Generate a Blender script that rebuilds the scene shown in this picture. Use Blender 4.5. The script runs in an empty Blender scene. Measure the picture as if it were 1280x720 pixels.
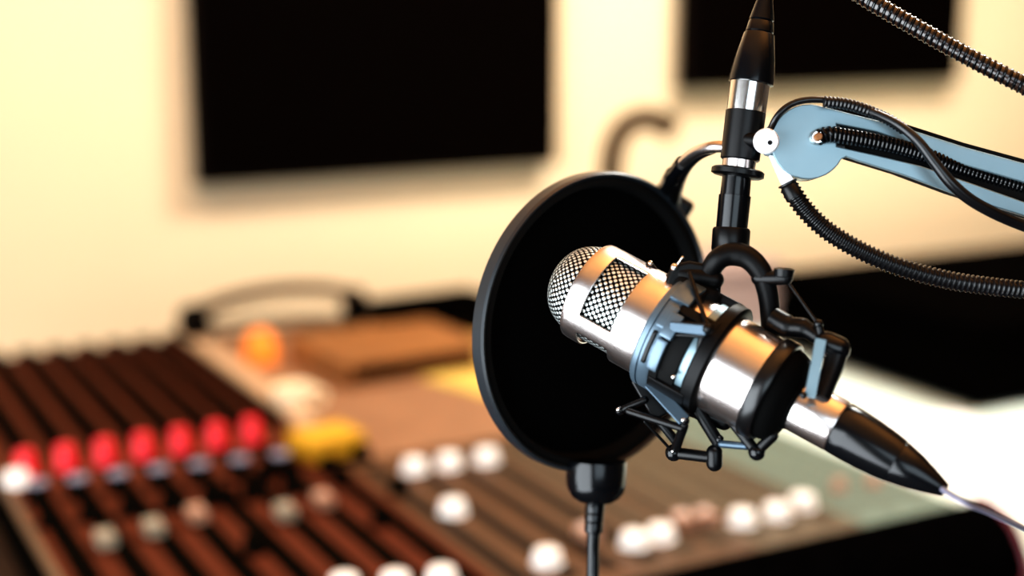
import bpy, bmesh, math, random
from mathutils import Vector, Matrix
random.seed(7)
SC = bpy.context.scene
COL = SC.collection
PI = math.pi

# ------------------------------------------------------------------ camera
FPX = 1280 * 50 / 36.0
TH, PT = math.radians(28.4), math.radians(11.5)
CAM = Vector((0, 0, 1.32))
FW = Vector((math.sin(TH) * math.cos(PT), math.cos(TH) * math.cos(PT), -math.sin(PT)))
RT = Vector((math.cos(TH), -math.sin(TH), 0))
UP = RT.cross(FW)


def P(x, y, Z):
    """point seen at photo pixel (x, y), Z metres along the view axis"""
    return CAM + FW * Z + RT * ((x - 640) / FPX * Z) - UP * ((y - 360) / FPX * Z)


def onz(x, y, z=0.8):
    d = FW + RT * ((x - 640) / FPX) - UP * ((y - 360) / FPX)
    return CAM + d * ((z - CAM.z) / d.z)


def ony(x, y, Y):
    d = FW + RT * ((x - 640) / FPX) - UP * ((y - 360) / FPX)
    return CAM + d * (Y / d.y)


def cdir(r, d, t):
    """direction from right / down / toward-camera components"""
    return (RT * r - UP * d - FW * t).normalized()


cd = bpy.data.cameras.new('camera')
cam = bpy.data.objects.new('camera', cd)
COL.objects.link(cam)
cam.matrix_world = Matrix((
    (RT.x, UP.x, -FW.x, CAM.x), (RT.y, UP.y, -FW.y, CAM.y), (RT.z, UP.z, -FW.z, CAM.z), (0, 0, 0, 1)))
cd.lens = 50
cd.sensor_width = 36
cd.clip_start = 0.02
cd.dof.use_dof = True
cd.dof.focus_distance = 0.725
cd.dof.aperture_fstop = 2.45
cd.dof.aperture_blades = 0
SC.camera = cam


# ------------------------------------------------------------------ materials
def mat(name, col, rough=0.5, metal=0.0, spec=0.5, noise=0.0, nscale=40.0, bump=0.0, bscale=200.0,
        emit=None, estr=0.0, coat=0.0, sheen=0.0):
    m = bpy.data.materials.new(name)
    m.use_nodes = True
    nt = m.node_tree
    b = nt.nodes['Principled BSDF']
    b.inputs['Roughness'].default_value = rough
    b.inputs['Metallic'].default_value = metal
    b.inputs['Specular IOR Level'].default_value = spec
    b.inputs['Coat Weight'].default_value = coat
    c = (*col, 1)
    tc = nt.nodes.new('ShaderNodeTexCoord')
    n = nt.nodes.new('ShaderNodeTexNoise')
    n.inputs['Scale'].default_value = nscale
    n.inputs['Detail'].default_value = 3
    nt.links.new(tc.outputs['Object'], n.inputs['Vector'])
    r = nt.nodes.new('ShaderNodeValToRGB')
    k = noise
    r.color_ramp.elements[0].position = 0.3
    r.color_ramp.elements[1].position = 0.7
    r.color_ramp.elements[0].color = (*[x * (1 - k) for x in col], 1)
    r.color_ramp.elements[1].color = (*[min(1, x * (1 + k)) for x in col], 1)
    nt.links.new(n.outputs['Fac'], r.inputs['Fac'])
    nt.links.new(r.outputs['Color'], b.inputs['Base Color'])
    if bump > 0:
        n2 = nt.nodes.new('ShaderNodeTexNoise')
        n2.inputs['Scale'].default_value = bscale
        nt.links.new(tc.outputs['Object'], n2.inputs['Vector'])
        bp = nt.nodes.new('ShaderNodeBump')
        bp.inputs['Strength'].default_value = bump
        bp.inputs['Distance'].default_value = 0.001
        nt.links.new(n2.outputs['Fac'], bp.inputs['Height'])
        nt.links.new(bp.outputs['Normal'], b.inputs['Normal'])
    if emit:
        b.inputs['Emission Color'].default_value = (*emit, 1)
        b.inputs['Emission Strength'].default_value = estr
    return m


M = {}
M['black'] = mat('black_plastic', (0.002, 0.0021, 0.0026), 0.34, noise=0.2, spec=0.28)
M['matte'] = mat('matte_black', (0.004, 0.004, 0.004), 0.7, noise=0.2, spec=0.12)
M['gloss'] = mat('glossy_black', (0.0025, 0.003, 0.004), 0.2, noise=0.2, spec=0.38)
M['endring'] = mat('end_ring_black', (0.003, 0.003, 0.0035), 0.28, noise=0.2, spec=0.5)
M['satin'] = mat('satin_black', (0.002, 0.002, 0.0023), 0.45, noise=0.2, spec=0.18)
M['ring'] = mat('ring_blue_satin', (0.115, 0.165, 0.21), 0.36, metal=0.6, noise=0.08)
M['braid'] = mat('brown_braid', (0.022, 0.009, 0.005), 0.22, noise=0.3, nscale=300, spec=0.8)
M['rubber'] = mat('cable_rubber', (0.004, 0.004, 0.005), 0.3, noise=0.3, spec=0.5)
M['silver'] = mat('champagne_metal', (0.80, 0.72, 0.69), 0.27, metal=1.0, noise=0.03, nscale=30)
M['chrome'] = mat('bright_metal', (0.9, 0.88, 0.86), 0.18, metal=1.0, noise=0.03)
M['nickel'] = mat('white_nickel', (0.86, 0.86, 0.88), 0.5, metal=0.3, noise=0.05)
M['steel'] = mat('steel_blue_satin', (0.21, 0.30, 0.345), 0.38, metal=0.55, noise=0.06, nscale=25)
M['steel_dark'] = mat('dark_blue_satin', (0.055, 0.085, 0.115), 0.32, metal=0.6, noise=0.1)
M['hoop'] = mat('hoop_satin', (0.012, 0.016, 0.02), 0.35, spec=0.7, noise=0.15)
M['fabric'] = mat('black_mesh_fabric', (0.0016, 0.0016, 0.0016), 0.95, spec=0.02, noise=0.3, nscale=900)
M['oxide'] = mat('red_brown_panel', (0.10, 0.021, 0.007), 0.7, spec=0.1, noise=0.12, nscale=30)
M['brown'] = mat('brown_panel', (0.115, 0.05, 0.02), 0.5, spec=0.3, noise=0.12, nscale=30)
M['greypanel'] = mat('grey_green_panel', (0.13, 0.185, 0.15), 0.45, noise=0.08, nscale=30)  # sheen of white light on the console, put into the base colour
M['tan'] = mat('tan_panel', (0.26, 0.125, 0.06), 0.55, noise=0.12, nscale=18)  # wall reflection on the glossy console, held as base colour
M['groove'] = mat('dark_groove', (0.004, 0.003, 0.002), 0.9, spec=0.0, noise=0.2)
M['softgroove'] = mat('soft_groove', (0.062, 0.042, 0.023), 0.6, spec=0.2, noise=0.2)
M['endface'] = mat('end_face_black', (0.002, 0.002, 0.002), 0.8, spec=0.05, noise=0.2)
M['sidetrim'] = mat('brown_edge', (0.13, 0.07, 0.035), 0.5, noise=0.1)
M['olive'] = mat('olive_strap', (0.06, 0.04, 0.012), 0.6, noise=0.1)
M['taupe'] = mat('taupe_panel', (0.10, 0.052, 0.025), 0.5, spec=0.3, noise=0.1)
M['olivepanel'] = mat('olive_grey_panel', (0.105, 0.075, 0.042), 0.48, spec=0.4, noise=0.1)  # halfway step towards the painted sheen
M['midgroove'] = mat('mid_groove', (0.022, 0.012, 0.006), 0.7, spec=0.1, noise=0.2)
M['palegroove'] = mat('pale_groove', (0.095, 0.12, 0.092), 0.5, spec=0.4, noise=0.1)  # groove lightened to match the sheen colour
M['darkbrown'] = mat('dark_brown_padding', (0.045, 0.024, 0.010), 0.7, spec=0.1, noise=0.1)
M['red'] = mat('red_knob', (0.80, 0.008, 0.022), 0.4, noise=0.05)
M['white'] = mat('white_cap', (0.95, 0.93, 0.90), 0.35, noise=0.02)
M['greycap'] = mat('grey_lilac_cap', (0.22, 0.22, 0.30), 0.4, noise=0.08)
M['beige'] = mat('beige_cap', (0.30, 0.25, 0.18), 0.4, noise=0.08)
M['rosecap'] = mat('rose_cap', (0.42, 0.23, 0.15), 0.4, noise=0.08)
M['trim'] = mat('beige_trim', (0.50, 0.32, 0.19), 0.4, noise=0.1)
M['leather'] = mat('black_leather', (0.0012, 0.001, 0.001), 0.9, spec=0.0, noise=0.3, bump=0.1)
M['piping'] = mat('dark_red_piping', (0.14, 0.006, 0.015), 0.5, noise=0.1)
M['screen'] = mat('screen_black', (0.0015, 0.0006, 0.0003), 0.6, spec=0.01, noise=0.1)
M['bezel'] = mat('screen_bezel', (0.003, 0.0014, 0.0008), 0.6, spec=0.04, noise=0.1)
M['yellow'] = mat('yellow_paper', (0.62, 0.32, 0.012), 0.6, noise=0.06)
M['gold'] = mat('mustard_card', (0.62, 0.42, 0.09), 0.6, noise=0.08)
M['orange'] = mat('orange_lens', (0.90, 0.20, 0.004), 0.4, noise=0.04, emit=(1, 0.22, 0.003), estr=0.35)
M['cover'] = mat('brown_cover', (0.24, 0.095, 0.026), 0.5, noise=0.15, nscale=15)
M['cream'] = mat('cream_ceramic', (0.95, 0.80, 0.55), 0.35, noise=0.03)
M['case'] = mat('case_black', (0.0012, 0.0009, 0.0007), 0.9, spec=0.0, noise=0.2)
M['rosegrey'] = mat('rose_grey_shell', (0.30, 0.21, 0.19), 0.5, noise=0.05)
M['desk'] = mat('white_desk', (0.66, 0.76, 0.69), 0.4, noise=0.03, nscale=6)
M['deskdark'] = mat('dark_wood_desk', (0.03, 0.012, 0.006), 0.55, noise=0.3, nscale=12, spec=0.2)
M['paper'] = mat('white_paper', (0.92, 0.92, 0.90), 0.6, noise=0.02)
M['wall'] = mat('cream_wall', (0.82, 0.625, 0.405), 0.8, spec=0.1, noise=0.02, nscale=3, bump=0.05, bscale=60)
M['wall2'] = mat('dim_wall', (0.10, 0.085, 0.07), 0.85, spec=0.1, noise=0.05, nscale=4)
M['floor'] = mat('carpet', (0.05, 0.04, 0.035), 0.95, spec=0.05, noise=0.3, nscale=80, bump=0.3)
M['ceil'] = mat('ceiling_timber', (0.72, 0.36, 0.14), 0.85, spec=0.1, noise=0.03)
M['winframe'] = mat('window_frame_paint', (0.7, 0.7, 0.7), 0.5, noise=0.03)


def mesh_mat():
    """woven wire mesh: silver beads in a dark diamond grid, driven by UV (one unit = one cell)"""
    m = bpy.data.materials.new('wire_mesh')
    m.use_nodes = True
    nt = m.node_tree
    N, L = nt.nodes, nt.links
    b = N['Principled BSDF']
    b.inputs['Metallic'].default_value = 0.75
    b.inputs['Roughness'].default_value = 0.35
    tc = N.new('ShaderNodeTexCoord')
    v = N.new('ShaderNodeTexVoronoi')
    v.voronoi_dimensions = '2D'
    v.inputs['Scale'].default_value = 1.0
    v.inputs['Randomness'].default_value = 0.12
    L.new(tc.outputs['UV'], v.inputs['Vector'])
    r = N.new('ShaderNodeValToRGB')
    r.color_ramp.elements[0].position = 0.30
    r.color_ramp.elements[0].color = (0.86, 0.92, 0.90, 1)
    r.color_ramp.elements[1].position = 0.40
    r.color_ramp.elements[1].color = (0.002, 0.002, 0.002, 1)
    L.new(v.outputs['Distance'], r.inputs['Fac'])
    L.new(r.outputs['Color'], b.inputs['Base Color'])
    inv = N.new('ShaderNodeMath')
    inv.operation = 'SUBTRACT'
    inv.inputs[0].default_value = 0.6
    L.new(v.outputs['Distance'], inv.inputs[1])
    bp = N.new('ShaderNodeBump')
    bp.inputs['Strength'].default_value = 0.7
    bp.inputs['Distance'].default_value = 0.0012
    L.new(inv.outputs[0], bp.inputs['Height'])
    L.new(bp.outputs['Normal'], b.inputs['Normal'])
    sp = N.new('ShaderNodeValToRGB')
    sp.color_ramp.elements[0].position = 0.30
    sp.color_ramp.elements[0].color = (0.5, 0.5, 0.5, 1)
    sp.color_ramp.elements[1].position = 0.40
    sp.color_ramp.elements[1].color = (0, 0, 0, 1)
    L.new(v.outputs['Distance'], sp.inputs['Fac'])
    L.new(sp.outputs['Color'], b.inputs['Specular IOR Level'])
    return m


M['mesh'] = mesh_mat()


# ------------------------------------------------------------------ object helpers
def thing(name, label, cat, loc=(0, 0, 0), group=None):
    o = bpy.data.objects.new(name, None)
    o.empty_display_size = 0.02
    COL.objects.link(o)
    o.location = loc
    o['label'] = label
    o['category'] = cat
    if group:
        o['group'] = group
    return o


def tag(o, label, cat, group=None):
    o['label'] = label
    o['category'] = cat
    if group:
        o['group'] = group
    return o


WLOC = {}


def obj(name, bm, m, parent=None, smooth=True, label=None, kind=None, origin=None, bevel=0.0, subs=0):
    """link bm (world coordinates) as one mesh object; origin = local origin in world"""
    me = bpy.data.meshes.new(name)
    bmesh.ops.recalc_face_normals(bm, faces=bm.faces)
    base = Vector((0, 0, 0))
    if parent is not None:
        base = WLOC.get(parent.name, Vector(parent.location))
    if origin is None:
        if parent is None:
            xs = [v.co for v in bm.verts]
            origin = Vector((sum(c.x for c in xs) / len(xs), sum(c.y for c in xs) / len(xs), min(c.z for c in xs)))
        else:
            origin = sum((v.co for v in bm.verts), Vector()) / len(bm.verts)
    origin = Vector(origin)
    bmesh.ops.translate(bm, verts=bm.verts, vec=-origin)
    bm.to_mesh(me)
    bm.free()
    ms = m if isinstance(m, (list, tuple)) else [m]
    for x in ms:
        me.materials.append(M[x])
    o = bpy.data.objects.new(name, me)
    COL.objects.link(o)
    o.location = origin - base
    if parent is not None:
        o.parent = parent
    WLOC[o.name] = origin
    if smooth:
        for p in me.polygons:
            p.use_smooth = True
        md = o.modifiers.new('Smooth', 'EDGE_SPLIT')
        md.split_angle = math.radians(42)
    if bevel > 0:
        bv = o.modifiers.new('Bevel', 'BEVEL')
        bv.width = bevel
        bv.segments = 2
        bv.limit_method = 'ANGLE'
        if smooth:
            o.modifiers.move(1, 0)
    if label:
        o['label'] = label
    if kind:
        o['kind'] = kind
    return o


def frame_of(d):
    d = d.normalized()
    h = Vector((0, 0, 1)) if abs(d.z) < 0.9 else Vector((1, 0, 0))
    u = d.cross(h).normalized()
    return u, d.cross(u).normalized()


def add_lathe(bm, prof, o, a, n=48, cap0=True, cap1=True, mi=0):
    """prof = [(s, r)...] along axis a from o"""
    a = a.normalized()
    u, v = frame_of(a)
    rings = []
    for s, r in prof:
        c = o + a * s
        rings.append([bm.verts.new(c + (u * math.cos(2 * PI * i / n) + v * math.sin(2 * PI * i / n)) * max(r, 1e-5))
                      for i in range(n)])
    for r0, r1 in zip(rings, rings[1:]):
        for i in range(n):
            f = bm.faces.new((r0[i], r0[(i + 1) % n], r1[(i + 1) % n], r1[i]))
            f.material_index = mi
    if cap0:
        bm.faces.new(rings[0]).material_index = mi
    if cap1:
        bm.faces.new(rings[-1]).material_index = mi
    return bm


def catmull(pts, k=8):
    out = []
    n = len(pts)
    for i in range(n - 1):
        p0, p1, p2, p3 = pts[max(i - 1, 0)], pts[i], pts[i + 1], pts[min(i + 2, n - 1)]
        for j in range(k):
            t = j / k
            out.append(0.5 * ((2 * p1) + (p2 - p0) * t + (2 * p0 - 5 * p1 + 4 * p2 - p3) * t * t
                              + (3 * p1 - p0 - 3 * p2 + p3) * t ** 3))
    out.append(pts[-1].copy())
    return out


def add_tube(bm, pts, r, n=12, flat=1.0, caps=True, ref=None):
    """swept tube through pts; r = number or list; flat = squash across the second axis"""
    rs = r if isinstance(r, (list, tuple)) else [r] * len(pts)
    T = []
    for i in range(len(pts)):
        d = pts[min(i + 1, len(pts) - 1)] - pts[max(i - 1, 0)]
        T.append(d.normalized())
    if ref is None:
        u, _ = frame_of(T[0])
    else:
        u = (ref - T[0] * ref.dot(T[0])).normalized()
    rings = []
    for i, p in enumerate(pts):
        u = (u - T[i] * u.dot(T[i])).normalized()
        v = T[i].cross(u)
        rings.append([bm.verts.new(p + (u * math.cos(2 * PI * k / n) + v * flat * math.sin(2 * PI * k / n)) * rs[i])
                      for k in range(n)])
    for r0, r1 in zip(rings, rings[1:]):
        for k in range(n):
            bm.faces.new((r0[k], r0[(k + 1) % n], r1[(k + 1) % n], r1[k]))
    if caps:
        bm.faces.new(rings[0])
        bm.faces.new(rings[-1])
    return bm


def add_capsule(bm, a, b, r, n=14):
    d = (b - a)
    L = d.length
    prof = [(-r * math.cos(t), r * math.sin(t)) for t in [i * PI / 10 for i in range(0, 6)]]
    prof += [(L + r * math.sin(t), r * math.cos(t)) for t in [i * PI / 10 for i in range(0, 6)]]
    return add_lathe(bm, prof, a, d, n)


def add_ball(bm, c, r, n=16):
    prof = [(-r * math.cos(i * PI / 10), r * math.sin(i * PI / 10)) for i in range(11)]
    return add_lathe(bm, prof, c, Vector((0.1, 0.2, 1)), n)


def add_box(bm, x0, x1, y0, y1, z0, z1, mi=0):
    v = [bm.verts.new((x, y, z)) for x in (x0, x1) for y in (y0, y1) for z in (z0, z1)]
    for q in ((0, 1, 3, 2), (4, 6, 7, 5), (0, 4, 5, 1), (2, 3, 7, 6), (0, 2, 6, 4), (1, 5, 7, 3)):
        f = bm.faces.new([v[i] for i in q])
        f.material_index = mi
    return bm


def add_obox(bm, c, ex, ey, ez):
    """box from centre and three half-extent vectors"""
    v = [bm.verts.new(c + ex * i + ey * j + ez * k) for i in (-1, 1) for j in (-1, 1) for k in (-1, 1)]
    for q in ((0, 1, 3, 2), (4, 6, 7, 5), (0, 4, 5, 1), (2, 3, 7, 6), (0, 2, 6, 4), (1, 5, 7, 3)):
        bm.faces.new([v[i] for i in q])
    return bm


def add_bar(bm, a, b, w, t, side=None):
    """flat bar between two points: half width w (across, in view plane), half thickness t"""
    d = (b - a).normalized()
    k = (side or -FW)
    wv = d.cross(k).normalized()
    tv = d.cross(wv).normalized()
    return add_obox(bm, (a + b) / 2, (b - a) / 2, wv * w, tv * t)


def add_prism(bm, pts, ext):
    """closed outline pts extruded along vector ext"""
    a = [bm.verts.new(p) for p in pts]
    b = [bm.verts.new(p + ext) for p in pts]
    n = len(pts)
    bm.faces.new(a)
    bm.faces.new(list(reversed(b)))
    for i in range(n):
        bm.faces.new((a[i], b[i], b[(i + 1) % n], a[(i + 1) % n]))
    return bm


def B():
    return bmesh.new()


def box(*a):
    return add_box(B(), *a)


def pxr(w, Z):
    return w * Z / FPX


# ================================================================== THE ROOM
WY = 2.55
XL, XR, YF, ZC = -1.7, 3.7, -2.3, 2.7
obj('floor', box(XL, XR, YF, WY, -0.1, 0), 'floor', smooth=False, kind='structure')
obj('ceiling', box(XL, XR, YF, WY, ZC, ZC + 0.1), 'ceil', smooth=False, kind='structure')
obj('wall_back', box(XL - .1, XR + .1, WY, WY + 0.1, 0, ZC), 'wall', smooth=False, kind='structure')
obj('wall_left', box(XL - 0.1, XL, YF, WY, 0, ZC), 'wall2', smooth=False, kind='structure')
obj('wall_right', box(XR, XR + 0.1, YF, WY, 0, ZC), 'wall2', smooth=False, kind='structure')
obj('wall_front', box(XL - .1, XR + .1, YF - 0.1, YF, 0, ZC), 'wall2', smooth=False, kind='structure')
obj('baseboard_back', box(XL, XR, WY - 0.015, WY, 0, 0.09), 'winframe', smooth=False, kind='structure')

# desks ------------------------------------------------------------
# dark desk under the console
dk = thing('studio_desk', 'dark wooden desk carrying the mixing console', 'desk', (0.4, 1.5, 0))
obj('desk_top', box(-0.75, 1.125, 0.93, 2.30, 0.70, 0.74), 'deskdark', dk, smooth=False, bevel=0.003)
for x in (-0.70, 1.03):
    for y in (1.0, 2.22):
        obj('leg', box(x, x + 0.05, y, y + 0.05, 0, 0.70), 'deskdark', dk, smooth=False)
wd = thing('side_desk', 'white side desk to the right of the mixing console', 'desk', (2.0, 1.5, 0))
obj('desk_top', box(1.13, 3.0, 0.55, 2.30, 0.70, 0.74), 'desk', wd, smooth=False, bevel=0.003)
for x in (1.16, 2.9):
    for y in (0.6, 2.22):
        obj('leg', box(x, x + 0.05, y, y + 0.05, 0, 0.70), 'desk', wd, smooth=False)


# wall screens ------------------------------------------------------
def screen(name, label, x0, x1, z0, z1, y):
    t = thing(name, label, 'screen', ((x0 + x1) / 2, WY, (z0 + z1) / 2))
    obj('housing', box(x0, x1, y, y + 0.035, z0, z1), 'bezel', t, smooth=False, bevel=0.006)
    b = 0.014
    obj('display_panel', box(x0 + b, x1 - b, y - 0.002, y + 0.0005, z0 + b, z1 - b), 'screen', t, smooth=False)
    xm, zm = (x0 + x1) / 2, (z0 + z1) / 2
    obj('wall_bracket', box(xm - .1, xm + .1, y + 0.035, WY, zm - .1, zm + .1), 'bezel', t, smooth=False)
    return t


SY = 2.50
a, b = ony(248, 235, SY), ony(698, 204, SY)
screen('wall_screen', 'large black wall screen left of the microphone, above the console', a.x, b.x, (a.z + b.z) / 2, 1.50, SY)
a = ony(855, 112, SY)
screen('wall_screen', 'black wall screen hung behind the boom arm, higher one at upper right', a.x, a.x + 0.80, a.z - .003, a.z + .47, SY)

# ================================================================== MIXING CONSOLE
CZ = 0.80
PIT = 0.0433
X0 = 0.242
con = thing('mixing_console', 'wide brown mixing console with red, grey and white knobs below the microphone', 'mixing console', (0.65, 1.55, 0.74))
obj('chassis', box(0.210, 1.098, 1.02, 2.15, 0.74, 0.7935), 'groove', con, smooth=False)
for i in range(20):
    xc = X0 + PIT * i
    m = 'oxide' if i < 8 else ('brown' if i < 11 else ('taupe' if i < 14 else ('olivepanel' if i < 17 else 'greypanel')))  # strips grade to grey-green at the right: reflected light painted as colour
    yb = 2.15 if i < 8 else 1.45  # the far half right of the divider is one panel
    bm = B()
    h = PIT / 2 - 0.0006
    add_box(bm, xc - h, xc + h, 1.02, yb, 0.7935, CZ, 0)
    # fader channel in the near half, dark left, fading right with painted sheen
    add_box(bm, xc - 0.0105, xc + 0.0105, 1.05, 1.43 if i >= 8 else 1.575, CZ, CZ + 0.0012, 1)
    if i < 8:  # raised dark ribs in the far half
        add_box(bm, xc + h - 0.0215, xc + h, 1.63, 2.15, CZ, CZ + 0.010, 1)
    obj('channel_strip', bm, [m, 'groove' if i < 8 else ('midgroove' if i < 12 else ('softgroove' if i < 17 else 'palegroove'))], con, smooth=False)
obj('rear_panel', box(0.591, 1.098, 1.452, 2.15, 0.7935, CZ + 0.002), 'tan', con, smooth=False)  # tan tone paints the wall mirrored in the console top
obj('divider_trim', add_obox(B(), Vector((0.5755, 1.865, CZ + 0.008)), Vector((0.0145, 0, 0)), Vector((0, 0.285, 0)), Vector((0, 0, 0.008))),
    'trim', con, smooth=False, bevel=0.002, label='beige trim bar')
obj('side_trim', box(0.2115, 0.2195, 1.02, 1.62, 0.7936, CZ + 0.002), 'sidetrim', con, smooth=False, label='brown edge trim')
# padded front rest rolling down towards the seat
bm = B()
prof = [(1.019, 0.802), (1.005, 0.806), (0.985, 0.803), (0.965, 0.792), (0.950, 0.772), (0.943, 0.755), (0.945, 0.741), (1.019, 0.741)]
add_prism(bm, [Vector((0.205, y, z)) for y, z in prof], Vector((0.895, 0, 0)))
obj('arm_rest', bm, 'leather', con)
obj('rest_piping', add_tube(B(), catmull([Vector((1.103, y, z)) for y, z in prof[:7]], 5), 0.0045), 'piping', con, label='dark red piping')


def knob(name, x, y, r, h, m, label=None, base=None, z=CZ):
    """turned knob: skirt, tapered body, domed top with a pointer notch"""
    bm = B()
    prof = [(0, r * 1.12), (h * 0.14, r * 1.12), (h * 0.2, r), (h * 0.86, r * 0.9), (h * 0.96, r * 0.8), (h, r * 0.5), (h * 1.01, 0.0)]
    add_lathe(bm, prof, Vector((x, y, z)), Vector((0, 0, 1)), 20, mi=0)
    if base:
        for f in bm.faces:
            if f.calc_center_median().z < z + h * 0.62:
                f.material_index = 1
    k = obj(name, bm, [m, base] if base else m, con, label=label)
    return k


def fader(x, y, m, label=None):
    """fader cap: waisted block on a thin stem, with a centre line"""
    bm = B()
    w, d, h = 0.0085, 0.0125, 0.013
    z = CZ + 0.004
    pr = [(-d, 0), (d, 0), (d, h), (d * 0.72, h), (d * 0.35, h * 0.78), (-d * 0.35, h * 0.78), (-d * 0.72, h), (-d, h)]
    add_prism(bm, [Vector((x - w, y + p, z + q)) for p, q in pr], Vector((2 * w, 0, 0)))
    add_box(bm, x - 0.0015, x + 0.0015, y - 0.004, y + 0.004, CZ, z)
    return obj('fader_cap', bm, m, con, smooth=False, label=label, bevel=0.0008)


for i in range(7):
    knob('knob', X0 + PIT * i, 1.584, 0.0118, 0.030, 'red', 'red knob')
for i in range(7):
    q = onz(47 + 50.5 * i, 607 - 6.0 * i, CZ + 0.018)
    knob('knob', q.x, q.y, 0.0125, 0.024, 'greycap', 'grey knob with dark skirt', 'groove')
    q = onz(62 + 50.5 * i, 640 - 6.5 * i, CZ + 0.014)
    knob('knob', q.x, q.y, 0.0115, 0.018, 'groove', 'black knob')
for k, (px, py) in enumerate([(132, 671), (192, 657), (246, 640), (357, 637), (404, 622)]):
    q = onz(px, py, CZ + 0.012)
    fader(q.x, q.y, 'beige' if k not in (2, 4) else 'rosecap', 'beige fader cap' if k not in (2, 4) else 'rose fader cap')
for px, py in [(285, 630), (412, 590), (452, 575), (500, 617), (478, 655), (365, 598), (332, 600), (428, 605), (318, 690)]:
    q = onz(px, py)
    knob('knob', q.x, q.y, 0.011, 0.018, 'groove', 'black knob')
whites = [(518, 577), (561, 571), (608, 565), (566, 628), (684, 690), (793, 668), (826, 660),
          (928, 641), (971, 633), (1003, 621), (494, 719), (552, 713), (20, 592), (430, 722)]
for px, py in whites:
    q = onz(px, py, CZ + 0.012)
    knob('knob', q.x, q.y, 0.0140, 0.015, 'white', 'white knob')
for px, py in [(735, 664), (856, 648), (884, 644)]:
    q = onz(px, py, CZ + 0.012)
    fader(q.x, q.y, 'rosecap', 'rose fader cap')
for px, py in [(1048, 612), (1092, 606)]:
    q = onz(px, py)
    knob('knob', q.x, q.y, 0.008, 0.012, 'rosecap', 'rose knob')
q = onz(326, 452)
bm = B()
add_lathe(bm, [(0, 0.025), (0.008, 0.025), (0.012, 0.0235), (0.030, 0.022), (0.040, 0.016), (0.045, 0.007), (0.046, 0)], Vector((q.x, q.y, CZ + 0.002)), Vector((0, 0, 1)), 28)
obj('indicator_lamp', bm, 'orange', con, label='orange domed indicator lamp')

# ---------------------------------------------------------------- things lying on the console
q = onz(404, 566, CZ + 0.002)
bm = B()
add_obox(bm, Vector((q.x + .004, q.y, CZ + 0.0145)), Vector((0.036, 0.006, 0)), Vector((-0.004, 0.030, 0)), Vector((0, 0, 0.0125)))
tag(obj('note_pad', bm, 'yellow', smooth=False, bevel=0.001), 'yellow note pad lying on the console beside the red knobs', 'note pad')

# cream cup
q = onz(368, 517)
cup = thing('cup', 'small cream cup standing on the console behind the yellow pad', 'cup', (q.x, q.y, CZ + 0.002))
bm = B()
add_lathe(bm, [(0, 0.020), (0.003, 0.023), (0.030, 0.0275), (0.034, 0.0275), (0.034, 0.0255), (0.006, 0.020)], Vector((q.x, q.y, CZ + 0.002)), Vector((0, 0, 1)), 32)
obj('cup_body', bm, 'cream', cup)
bm = B()
h0 = Vector((q.x + 0.0255, q.y, CZ + 0.008))
add_tube(bm, catmull([h0, h0 + Vector((0.014, 0, 0.002)), h0 + Vector((0.016, 0, 0.014)), h0 + Vector((0.001, 0, 0.020))], 5), 0.003)
obj('handle', bm, 'cream', cup)

# brown notebook / closed box
q0 = onz(500, 462)
nb = thing('ring_binder', 'brown ring binder lying flat on the back of the console', 'binder', (q0.x, q0.y, CZ + 0.002))
bm = B()
ang = math.radians(4)
ex, ey = Vector((math.cos(ang), math.sin(ang), 0)), Vector((-math.sin(ang), math.cos(ang), 0))
c = Vector((q0.x + 0.000, q0.y + 0.035, CZ + 0.002))
add_obox(bm, c + Vector((0, 0, 0.032)), ex * 0.115, ey * 0.10, Vector((0, 0, 0.003)))
add_obox(bm, c + Vector((0, 0, 0.003)), ex * 0.115, ey * 0.10, Vector((0, 0, 0.003)))
add_obox(bm, c + Vector((0, 0, 0.0175)) - ex * 0.112, ex * 0.003, ey * 0.10, Vector((0, 0, 0.0115)))
obj('cover', bm, 'cover', nb, smooth=False)
obj('page_block', add_obox(B(), c + Vector((0, 0, 0.0175)) + ex * 0.006, ex * 0.09, ey * 0.085, Vector((0, 0, 0.0110))), 'groove', nb, smooth=False, label='dark page block')  # near-black pages paint the shadow under the binder cover

# mustard card sheets
q = onz(580, 470)
bm = B()
add_obox(bm, Vector((q.x + 0.055, q.y + 0.03, CZ + 0.0032)), Vector((0.115, 0.03, 0)), Vector((-0.05, 0.17, 0)), Vector((0, 0, 0.0008)))
tag(obj('card_folder', bm, 'gold', smooth=False), 'mustard yellow card folder lying on the console behind the pop filter', 'folder')

# black small box
q = onz(555, 432)
sp = thing('desk_box', 'small black wedge-shaped box on the console behind the brown binder', 'box', (q.x, q.y, CZ + 0.003))
bm = B()
x, y, z = q.x + 0.01, q.y + 0.085, CZ + 0.003
add_prism(bm, [Vector((x - 0.075, y - 0.05, z)), Vector((x - 0.105, y - 0.05, z + 0.056)), Vector((x + 0.09, y - 0.05, z + 0.060)), Vector((x + 0.09, y - 0.05, z))], Vector((0, 0.08, 0)))
obj('shell', bm, 'case', sp, smooth=False, bevel=0.004)
for k in range(3):
    obj('slot', box(x - 0.06 + 0.045 * k, x - 0.03 + 0.045 * k, y - 0.052, y - 0.0495, z + 0.01, z + 0.03), 'groove', sp, smooth=False)

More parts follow.
